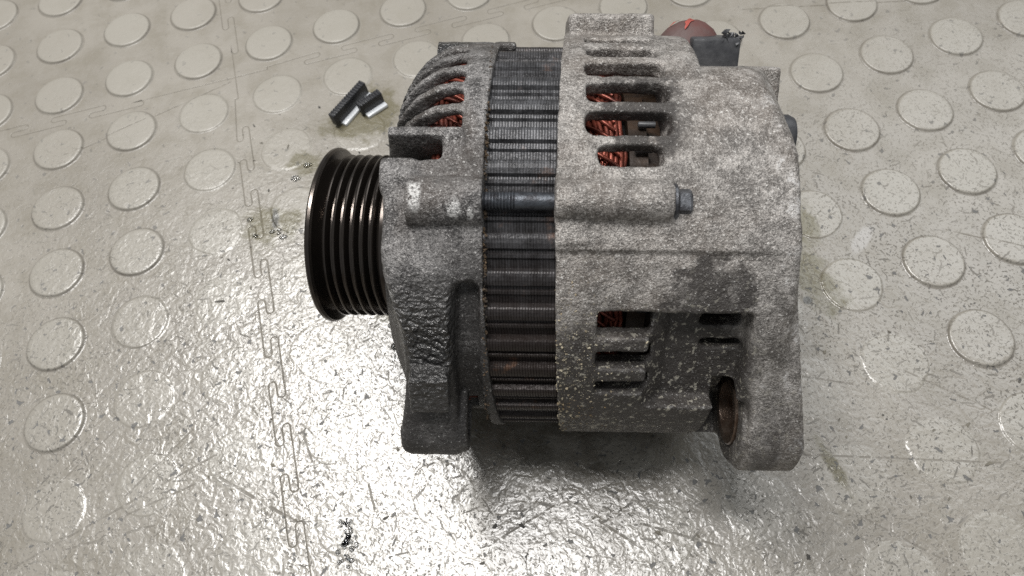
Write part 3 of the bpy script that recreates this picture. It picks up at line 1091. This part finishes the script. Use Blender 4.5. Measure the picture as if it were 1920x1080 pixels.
# crumbs of dried dirt stuck to the rear housing
sel = rear_v[(np.abs(rear_v[:, 0] - 0.0285) < 0.0155)]
ph = np.degrees(np.arctan2(-sel[:, 1], sel[:, 2] - AXH * MM))
rr_ = np.hypot(sel[:, 1], sel[:, 2] - AXH * MM)
w = np.clip((ph - 36) / 25, 0, 1) * (ph < 100) * (rr_ > 0.0635) * np.clip((0.042 - sel[:, 0]) / 0.026, 0, 1) ** 2
pick = RNG.choice(len(sel), 620, p=w / w.sum())
bm = bmesh.new()
for k in pick:
    c = Vector(sel[k].tolist())
    s_ = 0.00013 + 0.00050 * RNG.uniform(0, 1) ** 5
    vs = [bm.verts.new(c + Vector(RNG.normal(0, 1, 3).tolist()).normalized() * s_ * RNG.uniform(0.6, 1.2)) for _ in range(8)]
    bmesh.ops.convex_hull(bm, input=vs)
cr = from_bm("dirt_crumb", bm, MAT_CRUMB, alt, False)
cr["kind"] = "stuff"

# brown grit packed along the front rim where it meets the stator
bm = bmesh.new()
for k in range(520):
    ph_ = RNG.uniform(-42, 100)
    c = pol(-4.0 + RNG.uniform(-0.1, 0.9), 61.9 + RNG.uniform(-0.5, 0.8), ph_)
    s_ = 0.0002 + 0.0005 * RNG.uniform(0, 1) ** 2
    vs = [bm.verts.new(c + Vector(RNG.normal(0, 1, 3).tolist()).normalized() * s_) for _ in range(7)]
    bmesh.ops.convex_hull(bm, input=vs)
gr = from_bm("packed_grit", bm, simple("brown_grit", (0.10, 0.065, 0.035), 0.8, 0.0, 0.8, 900, 0.0003, (0.03, 0.025, 0.02)), alt, False)
gr["kind"] = "stuff"

# ------------------------------------------------------------------ floor
PIT = 0.037
LANG = rad(7.995215)
EA = Vector((math.cos(LANG), math.sin(LANG)))
EB = Vector((math.sin(LANG), -math.cos(LANG)))
O_L = Vector((-0.22658210, 0.33995788))


def lat(i, j):
    p = O_L + EA * (i * PIT) + EB * (j * PIT)
    return p.x, p.y


bm = bmesh.new()
vs = [bm.verts.new((x, y, -0.00018)) for x, y in ((-4, -4), (4, -4), (4, 4), (-4, 4))]
bm.faces.new(vs)
vs2 = [bm.verts.new((x, y, -0.05)) for x, y in ((-4, -4), (4, -4), (4, 4), (-4, 4))]
for k in range(4):
    bm.faces.new((vs[k], vs2[k], vs2[(k + 1) % 4], vs[(k + 1) % 4]))
floor = from_bm("floor", bm, MAT_SEAM, None, False)
floor["kind"] = "structure"


def meander(c0, c1, lo, hi, first, period=1.085):
    """jigsaw seam between lines c0 and c1, running from lo to hi: list of (across, along)"""
    mid = 0.5 * (c0 + c1)
    rc = (c1 - c0) * 0.25
    pts = [(mid, lo)]
    k0 = math.ceil((lo - first) / period)
    k = k0

    def arcpts(cx, cy, a0, a1):
        return [(cx + rc * math.cos(rad(a0 + (a1 - a0) * q / 6)), cy + rc * math.sin(rad(a0 + (a1 - a0) * q / 6))) for q in range(7)]
    while first + period * k + 1.35 < hi:
        t = first + period * k
        # over the top of the left finger, down its side, round, up the middle
        pts += arcpts(c0 + rc, t + rc, 0, -180) if k > k0 else [(mid, t), (c0 + rc, t)]
        pts += arcpts(c0 + rc, t + 0.77 - rc, 180, 0)
        pts += arcpts(c1 - rc, t + 0.53 + rc, 180, 360)
        pts += arcpts(c1 - rc, t + 1.30 - rc, 0, 180)
        k += 1
    t = first + period * k
    pts += [(mid, t + 0.03), (mid, hi)]
    return pts


I0, I1, J0, J1 = 2.49 - 13.5, 2.49 + 13.5, 1.475 - 13.5, 1.475 + 13.5
JM, IM = 1.475, 2.49
seamN = meander(2.40, 2.58, J0, JM - 0.12, 2.97 - 1.085 * 13)          # (i, j) upper part of the upright seam
seamS = meander(2.40, 2.58, JM + 0.12, J1, 1.885)
hz = meander(1.385, 1.565, I0, IM - 0.25, 2.05 - 1.085 * 12)
seamW = [(b, a) for a, b in hz]
hz = meander(1.385, 1.565, IM + 0.25, I1, 2.95)
seamE = [(b, a) for a, b in hz]
X = (IM, JM)


def tile(poly):
    bm = bmesh.new()
    pts = []
    for p in poly:
        if not pts or math.hypot(p[0] - pts[-1][0], p[1] - pts[-1][1]) > 0.004:
            pts.append(p)
    P = np.array([lat(*p) for p in pts])
    ar = 0.5 * np.sum(P[:, 0] * np.roll(P[:, 1], -1) - np.roll(P[:, 0], -1) * P[:, 1])
    if ar < 0:
        P = P[::-1]

    def inset(d):
        a_ = P - np.roll(P, 1, 0)
        b_ = np.roll(P, -1, 0) - P
        na = np.stack([-a_[:, 1], a_[:, 0]], 1) / np.linalg.norm(a_, axis=1)[:, None]
        nb = np.stack([-b_[:, 1], b_[:, 0]], 1) / np.linalg.norm(b_, axis=1)[:, None]
        nm = na + nb
        nm /= np.maximum(np.sum(nm * na, 1), 0.35)[:, None] * 1.0
        return P + nm * d
    loops = []
    for d, z in ((0.00008, -0.0006), (0.00010, -0.00018), (0.00026, -0.00004), (0.00050, 0.0)):
        loops.append([bm.verts.new((q[0], q[1], z)) for q in inset(d).tolist()])
    for la, lb_ in zip(loops[:-1], loops[1:]):
        for k in range(len(la)):
            k2 = (k + 1) % len(la)
            bm.faces.new((la[k], la[k2], lb_[k2], lb_[k]))
    top = loops[-1]
    co = [Vector((v_.co.x, v_.co.y)) for v_ in top]
    vv, ee, ff, ov, oe, of_ = delaunay_2d_cdt(co, [], [list(range(len(co)))], 1, 1e-7)
    mapv = [top[o_[0]] if o_ else bm.verts.new((vv[n_].x, vv[n_].y, 0.0)) for n_, o_ in enumerate(ov)]
    for tri in ff:
        if len(set(tri)) == 3 and len({mapv[q] for q in tri}) == 3:
            bm.faces.new([mapv[q] for q in tri])
    bm.normal_update()
    for f in bm.faces:
        if f.normal.z < 0:
            f.normal_flip()
    me = bpy.data.meshes.new("floor_tile")
    bm.to_mesh(me)
    bm.free()
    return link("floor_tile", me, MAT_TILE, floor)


corner_NW, corner_NE, corner_SW, corner_SE = (I0, J0), (I1, J0), (I0, J1), (I1, J1)
t_nw = tile([X] + seamN[::-1] + [corner_NW] + seamW)
t_ne = tile([X] + seamE + [corner_NE] + seamN)
t_sw = tile([X] + seamW[::-1] + [corner_SW] + seamS[::-1])
t_se = tile([X] + seamS + [corner_SE] + seamE[::-1])
for t_, lb in ((t_nw, "far left"), (t_ne, "far right"), (t_sw, "near left"), (t_se, "near right")):
    pass


def stud_mesh(height, rough_edge, seed, seg=56):
    rg = np.random.default_rng(seed)
    a = np.linspace(0, 2 * np.pi, seg, endpoint=False)
    wob = np.zeros(seg)
    for k in (2, 3, 5, 8, 13, 21):
        wob += rg.normal(0, 1) * np.cos(k * a + rg.uniform(0, 6.28)) / k ** 0.6
    wob = wob * rough_edge
    prof = [(14.0, -0.02), (13.2, 0.008), (12.7, 0.05), (12.4, 0.35), (12.2, 0.70), (11.95, 0.90), (11.5, 0.98), (10.3, 1.0), (7.5, 1.02), (4, 1.03)]
    bm = bmesh.new()
    rings = []
    for i, (r, hh) in enumerate(prof):
        wv = wob * (1.0 if 2 <= i <= 7 else 0.4)
        hz_ = hh * height
        rings.append([bm.verts.new(((r + wv[k]) * MM * math.cos(a[k]), (r + wv[k]) * MM * math.sin(a[k]),
                                    (hz_ + (0 if i < 2 else 0.02 * rg.normal() * (i < 8))) * MM)) for k in range(seg)])
    for p_, q_ in zip(rings[:-1], rings[1:]):
        for k in range(seg):
            bm.faces.new((p_[k], p_[(k + 1) % seg], q_[(k + 1) % seg], q_[k]))
    bm.faces.new(rings[-1])
    for f_ in bm.faces:
        f_.smooth = True
    bmesh.ops.recalc_face_normals(bm, faces=bm.faces)
    me = bpy.data.meshes.new("stud")
    bm.to_mesh(me)
    bm.free()
    me.materials.append(MAT_STUD)
    return me


STUDS = {0: [stud_mesh(1.25, 0.08, s) for s in range(6)], 1: [stud_mesh(0.55, 0.20, s) for s in range(10, 15)],
         2: [stud_mesh(0.26, 0.40, s) for s in range(20, 25)], 3: [stud_mesh(0.09, 0.6, s) for s in range(30, 34)]}
WEAR = {(2, 3): 1, (2, 4): 2, (2, 5): 3, (2, 6): 3, (2, 7): 3, (1, 6): 2, (1, 7): 2, (1, 5): 1, (0, 7): 2, (0, 8): 3, (1, 8): 3, (2, 8): 3,
        (3, 3): 2, (3, 4): 2, (3, 5): 3, (3, 6): 3, (3, 7): 3, (3, 8): 3, (3, 2): 1, (4, 2): 1, (4, 3): 2, (4, 4): 2, (5, 2): 1, (3, 1): 0, (2, 2): 1,
        (9, 6): 1, (9, 7): 1, (9, 8): 2, (9, 9): 2, (8, 8): 3, (8, 9): 3, (8, 7): 3, (8, 6): 3, (10, 8): 0, (10, 9): 1, (9, 10): 3, (11, 10): 2, (10, 10): 2,
        (11, 8): 0, (7, 9): 3, (6, 9): 3}
R_OFF = (10.0778 - 10, 2.98688 - 3)
n_s = 0
far_studs = {}
for i in range(-11, 17):
    for j in range(-12, 15):
        oi = i + (R_OFF[0] if i > 6 else (0.035 if i > 2 else 0))
        oj = j + (R_OFF[1] if i > 6 else (-0.015 if i > 2 else 0))
        if min(abs(oi - 2.49), abs(oi - I0), abs(oi - I1)) < 0.44 or min(abs(oj - JM), abs(oj - J0), abs(oj - J1)) < 0.40:
            if not (-3 < i < 14 and -3 < j < 10):
                continue
        if oi < I0 + .4 or oi > I1 - .4 or oj < J0 + .4 or oj > J1 - .4:
            continue
        x, y = lat(oi, oj)
        par = (t_nw if oj < JM else t_sw) if oi < IM else (t_ne if oj < JM else t_se)
        # inside (or just outside) the frame?
        pv = cam.matrix_world.inverted() @ Vector((x, y, 0))
        seen = pv.z < 0 and abs(pv.x / -pv.z) < 0.735 and abs(pv.y / -pv.z) < 0.43
        if seen:
            wlev = WEAR.get((i, j))
            if wlev is None:
                wlev = 0
                if 4 <= i <= 8 and j >= 4:
                    wlev = 3
            ms = STUDS[wlev]
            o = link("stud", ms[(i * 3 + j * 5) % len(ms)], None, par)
            kp = (1.0, 0.6, 0.22, 0.0)[wlev] * random.uniform(0.75, 1.0)
            o.color = (kp, kp, kp, 1)
            o.location = (x, y, 0.0)
            o.rotation_euler = (0, 0, random.uniform(0, 6.28))
            n_s += 1
        else:
            far_studs.setdefault(par.name, (par, []))[1].append((x, y))
for par, pts in far_studs.values():
    bm = bmesh.new()
    for (x, y) in pts:
        rs = []
        for r, z in ((13.0, 0.0), (12.3, 0.8), (11.2, 1.0)):
            rs.append([bm.verts.new((x + r * MM * math.cos(2 * math.pi * k / 20), y + r * MM * math.sin(2 * math.pi * k / 20), z * MM)) for k in range(20)])
        for p_, q_ in zip(rs[:-1], rs[1:]):
            for k in range(20):
                bm.faces.new((p_[k], p_[(k + 1) % 20], q_[(k + 1) % 20], q_[k]))
        bm.faces.new(rs[-1])
    o = from_bm("stud_field", bm, MAT_TILE, par)
    o["kind"] = "stuff"

# ------------------------------------------------------------------ small things on the floor
def thing(name, label, cat, loc, rz=0.0, group=None):
    o = bpy.data.objects.new(name, None)
    COL.objects.link(o)
    o.location = loc
    o.rotation_euler = (0, 0, rz)
    o["label"], o["category"] = label, cat
    if group:
        o["group"] = group
    return o


# black ribbed plastic clip, two blocks on white feet
clip = thing("plastic_clip", "small black plastic clip with ribbed edges and white feet beside the alternator", "plastic clip", (-0.0640, 0.2648, 0.0))


def ridged_block(x0, y0, x1, y1, thick, height, lean, ribs):
    bm = bmesh.new()
    a, b = Vector((x0, y0, 0)), Vector((x1, y1, 0))
    d = (b - a)
    L = d.length
    d.normalize()
    nrm = Vector((-d.y, d.x, 0))       # away from the viewer
    def P(l, t, z):
        return a + d * l + nrm * (t + lean * z / height) + Vector((0, 0, z))
    z0 = 0.0020
    box(bm, (0, 0, z0), (L, thick, height), 0.0004, 2, P)
    w = L / ribs
    for k in range(ribs):
        box(bm, (k * w + 0.10 * w, -0.00012, height - 0.0012), (k * w + 0.86 * w, thick + 0.0001, height + 0.00032), 0.00025, 1, P)
    o = from_bm("ridged_block", bm, MAT_TYRE, clip)
    bm = bmesh.new()
    box(bm, (L * 0.12, -0.0024, 0.0001), (L * 1.0, thick * 0.6, z0 - 0.00005), 0.0004, 2, P)
    from_bm("white_foot", bm, MAT_WHITE, clip)
    return o


ridged_block(-0.0095, -0.0110, 0.0068, 0.0085, 0.0034, 0.0085, 0.0010, 15)
ridged_block(0.0030, -0.0062, 0.0143, 0.0008, 0.0036, 0.0078, 0.0008, 9)


def drop_mesh(seed):
    rg = np.random.default_rng(seed)
    bm = bmesh.new()
    rs = []
    for r, z in ((1.0, 0.0), (1.06, 0.22), (0.95, 0.48), (0.66, 0.70), (0.3, 0.80)):
        rs.append([bm.verts.new((r * (1 + 0.10 * math.sin(2 * a + seed)) * math.cos(a), r * (1 + 0.12 * math.cos(3 * a)) * math.sin(a), z))
                   for a in np.linspace(0, 2 * np.pi, 20, endpoint=False)])
    for p_, q_ in zip(rs[:-1], rs[1:]):
        for k in range(20):
            bm.faces.new((p_[k], p_[(k + 1) % 20], q_[(k + 1) % 20], q_[k]))
    bm.faces.new(rs[-1])
    bmesh.ops.recalc_face_normals(bm, faces=bm.faces)
    for f_ in bm.faces:
        f_.smooth = True
    me = bpy.data.meshes.new("water_drop")
    bm.to_mesh(me)
    bm.free()
    me.materials.append(MAT_WATER)
    return me


DM = [drop_mesh(1), drop_mesh(2)]
# x, y, radius mm
DROPS = [(-0.0895, 0.2345, 1.7, "upper of two water drops by the top of the pulley rim"),
         (-0.0953, 0.2275, 1.9, "lower of two water drops by the top of the pulley rim"),
         (-0.1168, 0.2076, 1.3, "water drop at the upper left edge of the dark oil stain left of the pulley"),
         (-0.1140, 0.1980, 1.2, "leftmost water drop below the dark oil stain left of the pulley"),
         (-0.1061, 0.1990, 1.2, "second water drop from the left below the oil stain by the pulley"),
         (-0.1030, 0.1995, 0.9, "tiny water drop, upper of a close pair below the oil stain"),
         (-0.1030, 0.1976, 0.9, "tiny water drop, lower of a close pair below the oil stain"),
         (-0.1010, 0.1953, 1.5, "largest water drop below the oil stain, nearest the pulley"),
         (-0.0530, 0.1425, 1.6, "upper water drop on the floor under the front mounting arm"),
         (-0.0520, 0.1325, 1.8, "lower water drop on the floor under the front mounting arm")]
for k, (x, y, r, lb) in enumerate(DROPS):
    o = link("water_drop", DM[k % 2])
    o.location = (x, y, -0.0001)
    o.scale = (r * MM * 1.15, r * MM * 0.9, r * MM * 0.8)
    o["label"] = lb
    o["category"] = "water drop"
    o["group"] = "water drops near the pulley"

# loose grit, flakes and fibres scattered on the floor
bm = bmesh.new()
for k in range(420):
    if k < 300:
        x, y = RNG.uniform(-0.13, 0.20), RNG.uniform(0.015, 0.11)
    else:
        x, y = RNG.uniform(-0.13, -0.03), RNG.uniform(0.16, 0.27)
    s_ = 0.00022 + 0.0007 * RNG.uniform(0, 1) ** 3.5
    a = RNG.uniform(0, 6.28)
    el = RNG.uniform(0.8, 3.0)
    vs = []
    for q in range(8):
        d = Vector(RNG.normal(0, 1, 3).tolist()).normalized()
        px, py = d.x * s_ * el, d.y * s_
        vs.append(bm.verts.new((x + px * math.cos(a) - py * math.sin(a), y + px * math.sin(a) + py * math.cos(a), s_ * 0.3 + d.z * s_ * 0.4)))
    bmesh.ops.convex_hull(bm, input=vs)
gt = from_bm("floor_grit", bm, simple("grit", (0.05, 0.048, 0.045), 0.8, 0.0, 0.9, 90, 0.0002, (0.22, 0.20, 0.16)), None, False)
gt["kind"] = "stuff"
gt["label"] = "dark grit and flakes scattered over the worn floor around the alternator"
gt["category"] = "grit"

# cluster of tiny water bubbles
bm = bmesh.new()
for k in range(34):
    c = Vector((RNG.normal(0, 0.0015), RNG.normal(0, 0.0050), 0.0002))
    s_ = RNG.uniform(0.0004, 0.0012)
    mt = Matrix.Translation(c) @ Matrix.Diagonal((s_, s_ * RNG.uniform(0.8, 1.4), s_ * 0.6, 1))
    bmesh.ops.create_icosphere(bm, subdivisions=2, radius=1.0, matrix=mt)
gb = from_bm("bubble_cluster", bm, MAT_WATER, None)
gb.location = (-0.0752, 0.0560, 0)
bm = bmesh.new()
for k in range(9):
    c = Vector((RNG.normal(0, 0.0014), RNG.normal(0, 0.0045), 0.0004))
    vs = [bm.verts.new(c + Vector(RNG.normal(0, 1, 3).tolist()).normalized() * RNG.uniform(0.0003, 0.0009)) for _ in range(8)]
    bmesh.ops.convex_hull(bm, input=vs)
from_bm("dark_speck", bm, MAT_GREASE, gb, False)["kind"] = "stuff"
gb["label"] = "narrow cluster of tiny shiny bubbles with dark specks on the floor below the pulley"
gb["category"] = "water bubbles"
